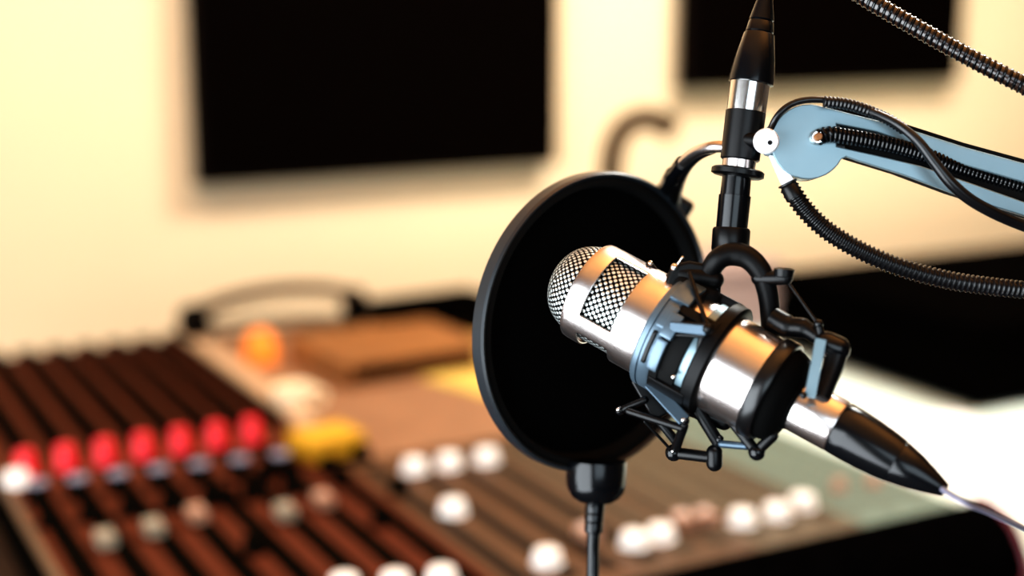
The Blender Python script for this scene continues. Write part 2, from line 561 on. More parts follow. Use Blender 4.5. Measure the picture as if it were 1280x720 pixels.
# headphones lying on the back of the console
hp = thing('headphones', 'dark headphones resting on the back edge of the console, band arching upward', 'headphones', (0.70, 2.08, CZ))
HY = 2.09
L0, L1, L2, L3, L4 = [ony(px, py, HY) for px, py in ((240, 412), (268, 381), (350, 362), (428, 366), (447, 402))]
L0.z = max(L0.z, CZ + 0.03)
bm = B()
add_tube(bm, catmull([L0, L1, L2, L3, L4], 10), 0.010, 12, flat=2.0, ref=Vector((0, 0, 1)))
obj('headband', bm, 'darkbrown', hp)
bm = B()
add_tube(bm, catmull([ony(px, py, HY - .005) for px, py in ((262, 408), (345, 399), (436, 399))], 10), 0.0065, 12, flat=2.0, ref=Vector((0, 0, 1)))
obj('inner_strap', bm, 'olive', hp, label='dark olive inner strap')
for p, s in ((L0, 1), (L4, -1)):
    bm = B()
    c = Vector((p.x, HY, CZ + 0.034))
    add_lathe(bm, [(-0.014, 0.012), (-0.012, 0.026), (-0.004, 0.031), (0.006, 0.031), (0.009, 0.026), (0.010, 0.0)], c, Vector((s, 0.15, 0)), 28)
    e = obj('ear_cup', bm, 'bezel', hp)
    bm = B()
    add_lathe(bm, [(0.009, 0.029), (0.014, 0.031), (0.020, 0.028), (0.021, 0.018), (0.016, 0.015)], c, Vector((s, 0.15, 0)), 28, cap0=False)
    obj('ear_cushion', bm, 'case', e)

# gooseneck lamp behind the pop filter
gl = thing('gooseneck_lamp', 'dark gooseneck lamp curving up between the two wall screens', 'lamp', (1.2, 2.21, 0.74))
GY = 2.21
g = [ony(px, py, GY) for px, py in ((764, 330), (763, 240), (766, 190), (780, 160), (803, 148), (826, 152))]
gb = Vector((g[0].x, GY, 0.74))
obj('base', add_lathe(B(), [(0, 0.06), (0.012, 0.06), (0.018, 0.05), (0.022, 0.012)], gb, Vector((0, 0, 1)), 32), 'bezel', gl)
obj('neck', add_tube(B(), catmull([gb + Vector((0, 0, 0.02))] + g, 8), 0.022), 'darkbrown', gl)
hd = (g[-1] - g[-2]).normalized()
obj('lamp_head', add_lathe(B(), [(-0.006, 0.018), (0.0, 0.022), (0.02, 0.024), (0.028, 0.023), (0.026, 0.012)], g[-1], (hd + Vector((0, 0, -0.5))), 24), 'darkbrown', gl)

# ---------------------------------------------------------------- right hand side
q = onz(1222, 517, 0.74)
cx, cy = q.x, q.y
ck = thing('equipment_case', 'black equipment case standing on the white side desk at the right edge', 'case', (cx + 0.3, cy + 0.33, 0.74))
obj('body', box(cx, cx + 0.62, cy, cy + 0.46, 0.745, 0.835), 'case', ck, smooth=False, bevel=0.006)
obj('lid', box(cx - 0.002, cx + 0.622, cy - 0.002, cy + 0.462, 0.837, 0.872), 'case', ck, smooth=False, bevel=0.008)
obj('latch', box(cx + 0.10, cx + 0.15, cy - 0.010, cy + 0.001, 0.815, 0.855), 'bezel', ck, smooth=False)
obj('handle', add_tube(B(), [Vector((cx + 0.24, cy, 0.79)), Vector((cx + 0.245, cy - 0.025, 0.79)), Vector((cx + 0.375, cy - 0.025, 0.79)), Vector((cx + 0.38, cy, 0.79))], 0.007), 'bezel', ck)
for i in (0, 1):
    for j in (0, 1):
        obj('foot', box(cx + .03 + .52 * i, cx + .06 + .52 * i, cy + .03 + .37 * j, cy + .06 + .37 * j, 0.74, 0.746), 'groove', ck, smooth=False)

# made-up rose-grey box, gives the pinkish desk and wall tone behind the yoke
q = onz(900, 470, 0.74)
gx = thing('storage_box', 'rose grey storage box behind the shock mount, left of the black case', 'box', (q.x, 1.98, 0.74))
g0, g1 = ony(880, 400, 1.95), ony(965, 400, 1.95)
obj('body', box(g0.x, g1.x + .02, 1.95, 2.12, 0.74, ony(920, 348, 1.95).z), 'rosegrey', gx, smooth=False, bevel=0.004)
obj('lid', box(g0.x - .004, g1.x + .024, 1.946, 2.124, ony(920, 346, 1.95).z, ony(920, 334, 1.95).z), 'rosegrey', gx, smooth=False, bevel=0.004)  # lid of the made-up stand-in box

# white papers on the side desk
q = onz(1245, 600, 0.74)
for k, (dx, dy, an, lab) in enumerate([(0.02, -0.02, 8, 'lower sheet of white paper on the side desk in front of the case'),
                                       (0.05, 0.10, -6, 'upper sheet of white paper nearest the black case')]):
    ca, sa = math.cos(math.radians(an)), math.sin(math.radians(an))
    bm = B()
    add_obox(bm, Vector((q.x + dx, q.y + dy, 0.7408 + 0.0012 * k)), Vector((ca, sa, 0)) * 0.105, Vector((-sa, ca, 0)) * 0.1485, Vector((0, 0, 0.0006)))
    tag(obj('paper_sheet', bm, 'paper', smooth=False), lab, 'paper', 'papers on the side desk')
pn = [onz(px, py, 0.7475) for px, py in ((1205, 588), (1290, 570))]
tag(obj('pen', add_capsule(B(), pn[0], pn[1], 0.0028), 'steel_dark'), 'thin grey pen lying on the white papers', 'pen')

# ================================================================== MICROPHONE
AZ = 0.69
A0 = P(968, 490, AZ)
AX = cdir(0.872 * 0.927, 0.489 * 0.927, 0.375)
E1 = (RT * 0.489 + UP * 0.872).normalized()
E1 = (E1 - AX * E1.dot(AX)).normalized()
E2 = AX.cross(E1)
if E2.dot(FW) > 0:
    E2 = -E2


def S(px):
    """distance along the axis at which the axis is seen at photo column px"""
    lo, hi = -0.4, 0.4
    for _ in range(50):
        m_ = (lo + hi) / 2
        v = A0 + AX * m_ - CAM
        if 640 + FPX * v.dot(RT) / v.dot(FW) < px:
            lo = m_
        else:
            hi = m_
    return (lo + hi) / 2


def MP(s, phi, r):
    t = math.radians(phi)
    return A0 + AX * s + (E1 * math.cos(t) + E2 * math.sin(t)) * r


def ZA(px):
    v = A0 + AX * S(px) - CAM
    return v.dot(FW)


R = 0.0240
RH = 0.0250
mic = thing('condenser_microphone', 'silver condenser microphone with wire mesh head held in the black shock mount', 'microphone', A0)


def rad(s):
    s0, s1 = S(760), S(954)
    t = min(1, max(0, (s - s0) / (s1 - s0)))
    return RH + (0.0234 - RH) * t


def micring(name, prof, m, parent, **k):
    return obj(name, add_lathe(B(), prof, A0, AX, 72, **{kk: k.pop(kk) for kk in ('cap0', 'cap1') if kk in k}), m, parent, **k)


# mesh basket: dome + inner cylinder with UV cells
def grille():
    bm = B()
    uvl = bm.loops.layers.uv.new('UVMap')
    n = 96
    r0 = RH * 0.945
    sA = S(742)
    tip = S(697)
    H = sA - tip
    prof, acc = [], 0.0
    for i in range(14):
        t = i / 13 * PI / 2
        prof.append((tip + H * (1 - math.sin(t)) if False else sA - H * math.cos(t), r0 * math.sin(t) ** 0.8))
    for i in range(1, 9):
        prof.append((sA + (S(800) - sA) * i / 8, r0))
    cell = 0.0025
    rings, ls = [], []
    for k, (s, r) in enumerate(prof):
        if k:
            acc += math.hypot(s - prof[k - 1][0], r - prof[k - 1][1])
        ls.append(acc)
        rings.append([bm.verts.new(MP(s, 360 * i / n, max(r, 1e-4))) for i in range(n)])
    circ = round(2 * PI * r0 / cell)
    for k in range(len(prof) - 1):
        rr = max(prof[k][1], prof[k + 1][1])
        for i in range(n):
            f = bm.faces.new((rings[k][i], rings[k][(i + 1) % n], rings[k + 1][(i + 1) % n], rings[k + 1][i]))
            # cells stay square on the dome by projecting from the axis
            vals = []
            for kk, ii in ((k, i), (k, i + 1), (k + 1, i + 1), (k + 1, i)):
                if k < 7:
                    ph = 2 * PI * ii / n
                    rad_ = ls[kk] / cell
                    u, v = math.cos(ph) * rad_, math.sin(ph) * rad_
                else:
                    u, v = circ * ii / n, ls[kk] / cell
                vals.append((u, v))
            for lp, (u, v) in zip(f.loops, vals):
                a45 = 0.7071
                lp[uvl].uv = ((u - v) * a45, (u + v) * a45)
    return bm


obj('grille', grille(), 'mesh', mic, label='silver wire mesh grille')


# frame: ring, three struts with three windows between, shoulder
def head_frame():
    bm = B()
    stops = [S(736), S(741), S(756), S(766), S(776), S(786), S(794), S(804), S(815), S(832)]
    rr = [RH * 0.985] + [RH] * 9
    n = 72
    rings = [[bm.verts.new(MP(s, 37 + 5 * i, r)) for i in range(n)] for s, r in zip(stops, rr)]
    for k in range(len(stops) - 1):
        win = 2 <= k <= 5
        for i in range(n):
            if win and (i < 17 or 22 <= i < 42 or 48 <= i < 65):
                continue
            bm.faces.new((rings[k][i], rings[k][(i + 1) % n], rings[k + 1][(i + 1) % n], rings[k + 1][i]))
    return bm


hf = obj('head_frame', head_frame(), 'silver', mic, smooth=False)
for p in hf.data.polygons:
    p.use_smooth = True
sd = hf.modifiers.new('Solid', 'SOLIDIFY')
sd.thickness = 0.0014
sd.offset = 1
sd.use_even_offset = True
bv = hf.modifiers.new('Bevel', 'BEVEL')
bv.width = 0.0004
bv.segments = 2
bv.limit_method = 'ANGLE'
bv.angle_limit = math.radians(50)
es = hf.modifiers.new('Split', 'EDGE_SPLIT')
es.split_angle = math.radians(42)
RB = rad(S(954)) + 0.0012
micring('body', [(S(831), RH + 0.0012), (S(954), RB)], 'silver', mic)
# black end ring with recessed face
sr, s1 = S(953), S(971)
micring('end_ring', [(sr, RB), (sr + 0.0003, RB * 1.05), (sr + 0.001, RB * 1.075), (s1 - 0.0010, RB * 1.075), (s1, RB * 1.05),
                     (s1 + 0.0002, RB * 0.98)], 'endring', mic, cap0=False, cap1=False, label='glossy black end ring')
micring('end_face', [(s1 - 0.0002, RB * 0.99), (s1 + 0.0001, RB * 0.96), (s1 - 0.0004, RB * 0.90), (s1 - 0.0004, 0.0)], 'endface', mic, cap0=False)
micring('end_boss', [(s1 - 0.0006, RB * 0.97), (s1 + 0.0030, RB * 0.955), (s1 + 0.0060, RB * 0.90), (s1 + 0.0085, RB * 0.78), (s1 + 0.0098, 0.0140), (S(998), 0.0134), (S(998), 0.0)], 'endface', mic)

# cable with XLR plug at the mic end
cab = thing('microphone_cable', 'black cable with silver plug sleeve plugged into the end of the microphone', 'cable', MP(S(1046), 0, 0))
sS, sE = S(998), S(1047)
rS = 0.0133
micring('plug_sleeve', [(sS, rS * 0.98), (sS + 0.001, rS), (sE - 0.001, rS), (sE, rS * 0.97), (sE, 0.010)], 'silver', cab, label='silver plug sleeve')
bt = [(0, 0.955), (0.0008, 1.0), (0.008, 1.0), (0.018, 0.97), (0.028, 0.90), (0.0345, 0.83), (0.0347, 0.80), (0.0355, 0.81), (0.045, 0.66), (0.054, 0.46), (0.060, 0.31), (0.0625, 0.24), (0.0628, 0.0)]
BD = cdir(0.86 * 0.927, 0.51 * 0.927, 0.36)
bo = MP(sE, 0, 0)
tot = 0.0
tip = P(1183, 614, ZA(1183))
tot = (tip - bo).length
BD = (tip - bo).normalized()
obj('plug_boot', add_lathe(B(), [(s * tot / 0.0628, r * rS * 0.99) for s, r in bt], bo, BD, 48), 'gloss', cab, label='tapered black plug boot')
cp = [tip - BD * 0.004, P(1205, 628, 0.64), P(1245, 645, 0.66), P(1330, 690, 0.72), P(1480, 800, 0.80)]
cp.append(Vector((cp[-1].x + 0.05, cp[-1].y + 0.05, 0.7425)))
obj('cord', add_tube(B(), catmull(cp, 10), 0.0014, 12), 'greycap', cab, label='thin grey cord')

# ================================================================== SHOCK MOUNT
SM = thing('shock_mount', 'black plastic spider shock mount gripping the silver microphone', 'shock mount', P(913, 318, 0.70))


def Q(px, py, dz=0.0, ref=None):
    """point at pixel, dz metres behind (+) or before (-) the microphone axis"""
    return P(px, py, ZA(px if ref is None else ref) + dz)


k0 = pxr(1, 0.70)
# rings around the body
ra = RH + 0.0015
f0, f1 = S(826), S(849)
obj('front_ring', add_lathe(B(), [(f0, ra), (f0, ra + 0.0022), (f0 + 0.0010, ra + 0.0032), (f0 + 0.0035, ra + 0.0032), (f0 + 0.0037, ra + 0.0022), (f0 + 0.0043, ra + 0.0022), (f0 + 0.0045, ra + 0.0032), (f1 - 0.0012, ra + 0.0032), (f1, ra + 0.0024), (f1, ra)], A0, AX, 72, cap0=False, cap1=False),
    'ring', SM, label='steel blue front ring')
g0_, g1_ = S(849), S(858)
obj('ring_gasket', add_lathe(B(), [(g0_, ra - .001), (g0_, ra + 0.0035), (g1_, ra + 0.0030), (g1_, ra - .001)], A0, AX, 72, cap0=False, cap1=False), 'matte', SM)
b0, b1 = S(876), S(892)
rb = rad(S(880)) + 0.0014
obj('inner_band', add_lathe(B(), [(b0, rb), (b0, rb + 0.0012), (b1, rb + 0.0012), (b1, rb)], A0, AX, 72, cap0=False, cap1=False), 'steel', SM, label='steel blue band')
c0, c1 = S(887), S(904)
obj('rear_ring', add_lathe(B(), [(c0, rb), (c0, rb + 0.0035), (c0 + 0.0010, rb + 0.0045), (c1 - 0.0012, rb + 0.0045), (c1 - 0.0004, rb + 0.0036), (c1, rb + 0.001), (c1, rb)], A0, AX, 72, cap0=False, cap1=False), 'satin', SM)


def arc_tab(s0, s1_, p0, p1, r0, r1, m, name='clip', label=None):
    bm = B()
    n = 10
    rows = []
    for i in range(n + 1):
        ph = p0 + (p1 - p0) * i / n
        rows.append([bm.verts.new(MP(s, ph, r)) for s, r in ((s0, r0), (s0, r1), (s1_, r1), (s1_, r0))])
    for a_, b_ in zip(rows, rows[1:]):
        for j in range(4):
            bm.faces.new((a_[j], a_[(j + 1) % 4], b_[(j + 1) % 4], b_[j]))
    bm.faces.new(rows[0])
    bm.faces.new(rows[-1])
    return obj(name, bm, m, SM, bevel=0.0006, label=label)


arc_tab(S(833), S(856), 26, 60, ra, ra + 0.0050, 'ring', label='steel blue clip')
arc_tab(S(838), S(851), 66, 90, ra, ra + 0.0054, 'ring', label='steel blue clip')
arc_tab(S(846), S(860), 72, 96, ra, ra + 0.0060, 'ring', label='steel blue clip')
arc_tab(S(846), S(858), 98, 130, ra, ra + 0.0052, 'ring', label='steel blue clip')
arc_tab(S(838), S(843), 94, 128, ra, ra + 0.0046, 'black')
arc_tab(S(834), S(858), 185, 235, ra, ra + 0.006, 'black')
arc_tab(S(834), S(858), 290, 340, ra, ra + 0.006, 'black')
# black saddle between front ring and blue band, then bars to the rear ring
arc_tab(S(852), S(877), 62, 200, rb - 0.0002, rb + 0.0032, 'matte', 'saddle')
arc_tab(S(850), S(857), 14, 62, rb - 0.0002, rb + 0.0040, 'matte', 'saddle')
for ph, w in ((64, 5), (150, 10), (185, 10), (235, 9), (300, 9), (0, 9)):
    arc_tab(S(850), S(894), ph - w, ph + w, rb - 0.0002, rb + 0.0050, 'satin', 'spacer_bar')


def bar(name, p, q, r, m='black', label=None):
    return obj(name, add_capsule(B(), p, q, r), m, SM, label=label)


def ball(p, r, m='black', label=None, name='peg_ball'):
    return obj(name, add_ball(B(), p, r), m, SM, label=label)


# yoke -----------------------------------------------------------
yk = [Q(896, 398, 0.012, 900), Q(886, 372, 0.008, 900), Q(886, 345, 0.004, 900), Q(897, 325, 0, 900), Q(914, 318, 0, 905), Q(934, 322, 0, 915),
      Q(951, 340, 0, 925), Q(960, 368, 0.002, 930), Q(963, 400, 0.006, 935), Q(963, 430, 0.010, 940)]
obj('yoke', add_tube(B(), catmull(yk, 8), [pxr(15 - 3.5 * min(1, abs(i - 36) / 36), 0.70) for i in range(73)], 16, flat=1.0, ref=-FW), 'satin', SM)
yr = Q(914, 318, 0, 905)
bar('peg_bar', Q(850, 342, -0.004), Q(893, 350, 0, 889), pxr(12, .7), 'satin')
bar('peg_bar', Q(852, 357, -0.006), Q(888, 371, 0, 889), pxr(13, .7), 'matte')
bar('peg_bar', Q(838, 350, -0.002), Q(850, 372, 0.000), pxr(9, .7), 'satin')
ball(Q(843, 334, -0.010), pxr(5, .7), 'chrome', 'shiny peg tip')
ball(Q(813, 329, -0.004), pxr(3.5, .7), 'chrome', 'shiny peg tip')
bar('peg_bar', Q(826, 350, 0.0), Q(812, 331, -0.002), pxr(5, .7))
bar('peg_bar', Q(845, 334, -0.008), Q(853, 322, -0.008), pxr(2, .7), 'chrome', 'thin shiny pin')
obj('yoke_bracket', add_prism(B(), [Q(x, y, -0.004, 875) for x, y in ((832, 352), (841, 331), (862, 326), (884, 330), (902, 345), (901, 386), (886, 380), (868, 355), (853, 374), (838, 366))], FW * 0.009), 'satin', SM, smooth=False, bevel=0.0015)
# right hand peg and elastic
bar('peg_bar', Q(948, 348, 0.0, 930), Q(982, 347, -0.004, 940), pxr(9, .7))
obj('peg_cap', add_lathe(B(), [(-0.0025, 0.002), (-0.002, 0.0046), (0.0015, 0.005), (0.0022, 0.0035), (0.0022, 0)], Q(980, 341, -0.005, 940), UP + RT * 0.1, 24), 'black', SM)
bar('elastic_cord', Q(986, 354, -0.004, 940), Q(1021, 403, -0.006, 985), pxr(2.0, .7), 'black')
# lower right arm, knob and leg
arm = [Q(966, 398, 0.002, 945), Q(985, 408, 0, 960), Q(1005, 411, -0.002, 970), Q(1026, 424, -0.004, 985), Q(1040, 434, -0.006, 995)]
obj('rear_arm', add_tube(B(), catmull(arm, 6), [pxr(w, .69) for w in [15] * 7 + [13] * 6 + [11] * 12], 14, ref=-FW), 'black', SM)
bar('knob_head', Q(1033, 430, -0.006, 995), Q(1047, 436, -0.006, 1000), pxr(16, .69), 'gloss')
leg = [Q(1047, 438, -0.006, 1000), Q(1040, 462, -0.008, 1000), Q(1026, 498, -0.012, 1003)]
obj('rear_leg', add_tube(B(), catmull(leg, 6), [pxr(14 - 3 * i / 12, .69) for i in range(13)], 14, ref=-FW), 'black', SM)
obj('elastic_strap', add_bar(B(), Q(1026, 424, -0.016, 1000), Q(1012, 497, -0.020, 1000), pxr(6.5, .68), 0.0008), 'steel', SM, smooth=False, label='steel blue elastic strap')
for (a1, b1_) in (((1024, 452), (1012, 466)), ((1012, 452), (1023, 466)), ((1022, 462), (1010, 476))):
    bar('elastic_cord', Q(*a1, -0.0175, 1000), Q(*b1_, -0.0175, 1000), pxr(1.6, .68))
ball(Q(1023, 405, -0.006, 985), pxr(6, .69), 'gloss')
bar('peg_bar', Q(1023, 405, -0.006, 985), Q(1027, 424, -0.006, 985), pxr(5, .69))
ball(Q(1004, 494, -0.022, 1000), pxr(5, .68), 'gloss')

# front side triangle
FZ = -0.029
bar('elastic_cord', Q(862, 342, -0.012), Q(884, 407, FZ), pxr(3.2, .67), 'black')
obj('tie_bar', add_bar(B(), Q(838, 408, FZ - .002), Q(884, 413, FZ - .002), pxr(6.5, .67), 0.0018), 'steel_dark', SM, smooth=False, bevel=0.0006, label='dark blue tie bar')
bar('elastic_cord', Q(828, 402, FZ - .001), Q(885, 406, FZ - .001), pxr(2.4, .67))
bar('elastic_cord', Q(840, 418, FZ - .001), Q(880, 420, FZ - .001), pxr(2.6, .67))
ball(Q(885, 411, FZ - .003), pxr(7, .67))
ball(Q(842, 471, FZ), pxr(3.5, .67), 'chrome', 'shiny peg tip')
bar('spacer_bar', Q(880, 415, FZ + .003), Q(868, 455, FZ + .004), pxr(5, .67))

# lower left struts
bl = Q(775, 513, -0.012)
bm_ = Q(856, 526, -0.018)
lowball = Q(842, 566, 0.000)
obj('strut', add_bar(B(), Q(812, 478, -0.018), bm_, pxr(8.5, .69), 0.002), 'steel_dark', SM, smooth=False, bevel=0.0006, label='dark blue flat strut')
obj('strut', add_bar(B(), Q(801, 470, -0.004), Q(830, 520, -0.004), pxr(15, .69), 0.003), 'black', SM, smooth=False, bevel=0.001)
bar('strut', Q(786, 514, -0.014), Q(852, 535, -0.018), pxr(5, .69))
bar('strut', bl, Q(806, 500, -0.010), pxr(5, .69))
ball(bl, pxr(6.5, .69), 'gloss')
ball(Q(773, 512, -0.0155), pxr(3.2, .69), 'chrome', 'shiny peg tip')
ball(bm_, pxr(6, .69), 'gloss')
ball(Q(854, 525, -0.0215), pxr(3.2, .69), 'chrome', 'shiny peg tip')
bar('strut', Q(855, 532, -0.017), Q(845, 560, -0.004), pxr(6, .69))
bar('elastic_cord', Q(806, 527, -0.012), lowball, pxr(2, .69))
bar('strut', Q(826, 528, -0.008), Q(845, 552, -0.004), pxr(6, .69))
ball(lowball, pxr(11, .69), 'gloss')
ball(Q(841, 564, -0.0048), pxr(2.4, .69), 'chrome', 'shiny peg tip')
bar('cage_bar', lowball, Q(892, 572, 0.0), pxr(7.5, .69))
bar('cage_bar', Q(893, 566, 0.0), Q(893, 579, 0.0), pxr(10.5, .69))
bar('cage_bar', Q(896, 560, 0.0), Q(898, 552, 0.0), pxr(5, .69), 'gloss')
ball(Q(899, 549, -0.001), pxr(6, .69), 'gloss')
bar('elastic_cord', Q(902, 555, -0.002), Q(938, 558, -0.004), pxr(5, .68), 'steel_dark')
bar('strut', Q(906, 515, -0.004), Q(940, 558, -0.006), pxr(7, .68))
ball(Q(946, 565, -0.006), pxr(11, .68), 'gloss')
bar('strut', Q(948, 562, -0.006), Q(966, 545, -0.006), pxr(7, .68))
bar('strut', Q(868, 505, -0.006), Q(897, 552, 0.0), pxr(8, .69))
bar('strut', Q(850, 505, 0.0), Q(905, 528, 0.006), pxr(10, .7))

# ================================================================== BOOM ARM with mounting post
SZ = 0.735
boom = thing('boom_arm', 'grey-blue boom arm with slotted rails and black mounting post, upper right', 'boom arm', P(1010, 180, SZ))


def post_lathe(rows, Z=SZ):
    """rows: (px, py, half width px) down a leaning post"""
    o = P(rows[0][0], rows[0][1], Z)
    e = P(rows[-1][0], rows[-1][1], Z)
    a = (e - o).normalized()
    return add_lathe(B(), [((P(x, y, Z) - o).dot(a), pxr(w, Z)) for x, y, w in rows], o, a, 48)


def post(rows, name, m, parent, label=None):
    return obj(name, post_lathe(rows), m, parent, label=label)


post([(932.5, 139, 24), (932.4, 140, 25), (925, 199, 24.5), (924.8, 200.5, 23)], 'mounting_post', 'black', boom)
post([(924.6, 199, 21), (922.5, 214, 20.5)], 'collar_band', 'silver', boom, label='silver collar band')
post([(923, 210.5, 12), (922.8, 211, 30), (922.6, 213, 33), (921.8, 219, 33), (921.4, 221, 29), (921.3, 221.5, 12)], 'flange', 'black', boom)
post([(921, 221, 18), (918, 244, 18.5), (917.9, 244.5, 20), (914.5, 287, 19.5), (914.4, 287.5, 12)], 'lower_post', 'gloss', boom)
post([(914.5, 284, 15), (914.4, 285, 22), (914.2, 288, 23.5), (912.6, 312, 23.5), (912.3, 318, 21), (912.2, 319, 10)], 'yoke_collar', 'black', SM)

# slotted arm: disc plus two rails, a channel open towards the camera
PZ = 0.715
depth = FW * 0.020
cxp, cyp, rp = 1010.5, 177, 47


def arcpts(a0, a1, n=22, r=rp):
    return [(cxp + r * math.cos(math.radians(a0 + (a1 - a0) * i / n)), cyp + r * math.sin(math.radians(a0 + (a1 - a0) * i / n))) for i in range(n + 1)]


UT = [(1075, 145), (1123, 157), (1207, 184), (1280, 204), (1640, 304)]        # upper rail top
UB = [(1640, 328), (1280, 228), (1207, 207), (1151, 184), (1096, 165), (1046, 155)]
LT = [(1046, 183), (1096, 194), (1151, 207), (1218, 230), (1280, 252), (1640, 362)]
LB = [(1640, 386), (1280, 270), (1200, 245), (1130, 219), (1066, 198)]
outline = [(1058, 196)] + arcpts(28, 285) + UT + UB + LT + LB[:4] + [(1072, 201)]
pts = [P(x, y, PZ) for x, y in outline]
obj('arm_plate', add_prism(B(), pts, FW * 0.003), 'steel', boom, smooth=False, label='grey-blue slotted arm plate', bevel=0.0006)
web = [(1040, 137)] + UT + [(1640, 386)] + LB[1:4] + [(1068, 200)]
obj('arm_channel', add_prism(B(), [P(x, y, PZ) + FW * 0.0032 + UP * 0.0026 for x, y in web], FW * 0.022), 'matte', boom, smooth=False)
bk = arcpts(0, 360, 40, 45)
obj('pivot_disc', add_prism(B(), [P(x + 3, y + 1, PZ) + FW * 0.0034 for x, y in bk[:-1]], FW * 0.018), 'gloss', boom, smooth=True)
# bracket between post and disc
obj('link_bracket', add_prism(B(), [P(x, y, PZ + 0.006) for x, y in ((951, 168), (972, 146), (1000, 131), (1012, 140), (990, 170), (1000, 215), (992, 214), (975, 198), (957, 193))], FW * 0.006), 'steel', boom, smooth=False, bevel=0.0005)
bo_ = P(957.5, 177, PZ - 0.003)
bdir = cdir(-0.15, 0.05, 1)
bolt = obj('pivot_bolt', add_lathe(B(), [(-0.012, pxr(12, PZ)), (0.002, pxr(16, PZ)), (0.0045, pxr(16, PZ)), (0.0055, pxr(14, PZ)), (0.0055, 0)], bo_, bdir, 32), 'nickel', boom, label='white nickel pivot bolt')
obj('bolt_socket', add_lathe(B(), [(0.0050, pxr(3, PZ)), (0.0060, pxr(3, PZ)), (0.0060, 0)], P(962, 179, PZ - 0.003), bdir, 16), 'matte', bolt)
obj('bolt_shaft', add_capsule(B(), P(935, 174, PZ + 0.012), P(962, 178, PZ + 0.004), pxr(9, PZ)), 'satin', boom)
# ferrule bracket that holds the ribbed cord
obj('cord_clip', add_prism(B(), [P(x, y, PZ + 0.001) for x, y in ((962, 194), (972, 194), (998, 232), (988, 241), (981, 237))], FW * 0.004), 'nickel', boom, smooth=False, bevel=0.0004, label='bright cord clip')
# bolt and spring in the slot
sb = P(1021, 172, PZ - 0.002)
obj('spring_anchor', add_lathe(B(), [(-0.003, pxr(9, PZ)), (0.0005, pxr(9.5, PZ)), (0.0025, pxr(7, PZ)), (0.0025, 0)], sb, -FW, 24), 'chrome', boom)
obj('anchor_pin', add_lathe(B(), [(0.001, pxr(5, PZ)), (0.005, pxr(5, PZ)), (0.006, pxr(3.5, PZ)), (0.006, 0)], sb, -FW, 20), 'cover', boom, label='brass anchor pin')


def ribbed(pts, r, period, depth_, n=14, k=8, sub=None):
    """tube with close ridges, like a coil or gooseneck hose"""
    c = catmull(pts, 24)
    # resample evenly
    L = [0.0]
    for a_, b_ in zip(c, c[1:]):
        L.append(L[-1] + (b_ - a_).length)
    step = period / 6
    m_ = int(L[-1] / step)
    out, rs, j = [], [], 0
    for i in range(m_ + 1):
        t = i * step
        while j < len(L) - 2 and L[j + 1] < t:
            j += 1
        f = (t - L[j]) / max(1e-9, L[j + 1] - L[j])
        out.append(c[j].lerp(c[j + 1], f))
        rr = r if not isinstance(r, tuple) else r[0] + (r[1] - r[0]) * i / m_
        rs.append(rr * (1 + depth_ * math.sin(2 * PI * i / 6)))
    return add_tube(B(), out, rs, n)


def coil(pts, r, wire, pitch, n=8, seg=14):
    """real helical spring along pts"""
    c = catmull(pts, 24)
    L = [0.0]
    for a_, b_ in zip(c, c[1:]):
        L.append(L[-1] + (b_ - a_).length)
    turns = L[-1] / pitch
    m_ = int(turns * seg)
    u = None
    j = 0
    hp_ = []
    for i in range(m_ + 1):
        t = L[-1] * i / m_
        while j < len(L) - 2 and L[j + 1] < t:
            j += 1
        f = (t - L[j]) / max(1e-9, L[j + 1] - L[j])
        p = c[j].lerp(c[j + 1], f)
        T = (c[j + 1] - c[j]).normalized()
        if u is None:
            u, _ = frame_of(T)
        u = (u - T * u.dot(T)).normalized()
        v = T.cross(u)
        an = 2 * PI * i / seg
        hp_.append(p + (u * math.cos(an) + v * math.sin(an)) * r)
    return add_tube(B(), hp_, wire, n)


spts = [P(x, y, z) for x, y, z in ((1022, 172, PZ - .001), (1035, 168, PZ - .003), (1055, 170, PZ - .003), (1095, 177, PZ - .002), (1145, 190, PZ + .001), (1230, 219, PZ + 0.005), (1420, 276, PZ + .006))]
obj('tension_spring', coil(spts, pxr(8.5, PZ), pxr(2.2, PZ), pxr(5.4, PZ)), 'gloss', boom, label='dark coiled tension spring')
obj('spring_core', add_tube(B(), catmull(spts, 8), pxr(7.5, PZ), 12), 'matte', boom)
# elbow and support column out of frame to the right
ee = P(1640, 338, PZ) + FW * 0.012
obj('elbow_disc', add_lathe(B(), [(-0.016, 0.0), (-0.016, 0.024), (0.016, 0.024), (0.016, 0.0)], ee, FW, 32), 'gloss', boom)
colx = ee + Vector((0.0, 0.0, 0.0)) + RT * 0.012
obj('support_column', add_lathe(B(), [(0, 0.012), (colx.z - 0.742, 0.012)], Vector((colx.x, colx.y, 0.742)), Vector((0, 0, 1)), 24), 'gloss', boom)
obj('column_base', add_lathe(B(), [(0, 0.07), (0.010, 0.07), (0.016, 0.06), (0.02, 0.015), (0.02, 0)], Vector((colx.x, colx.y, 0.742 if colx.y > 0.55 else 0.742)), Vector((0, 0, 1)), 40), 'gloss', boom)

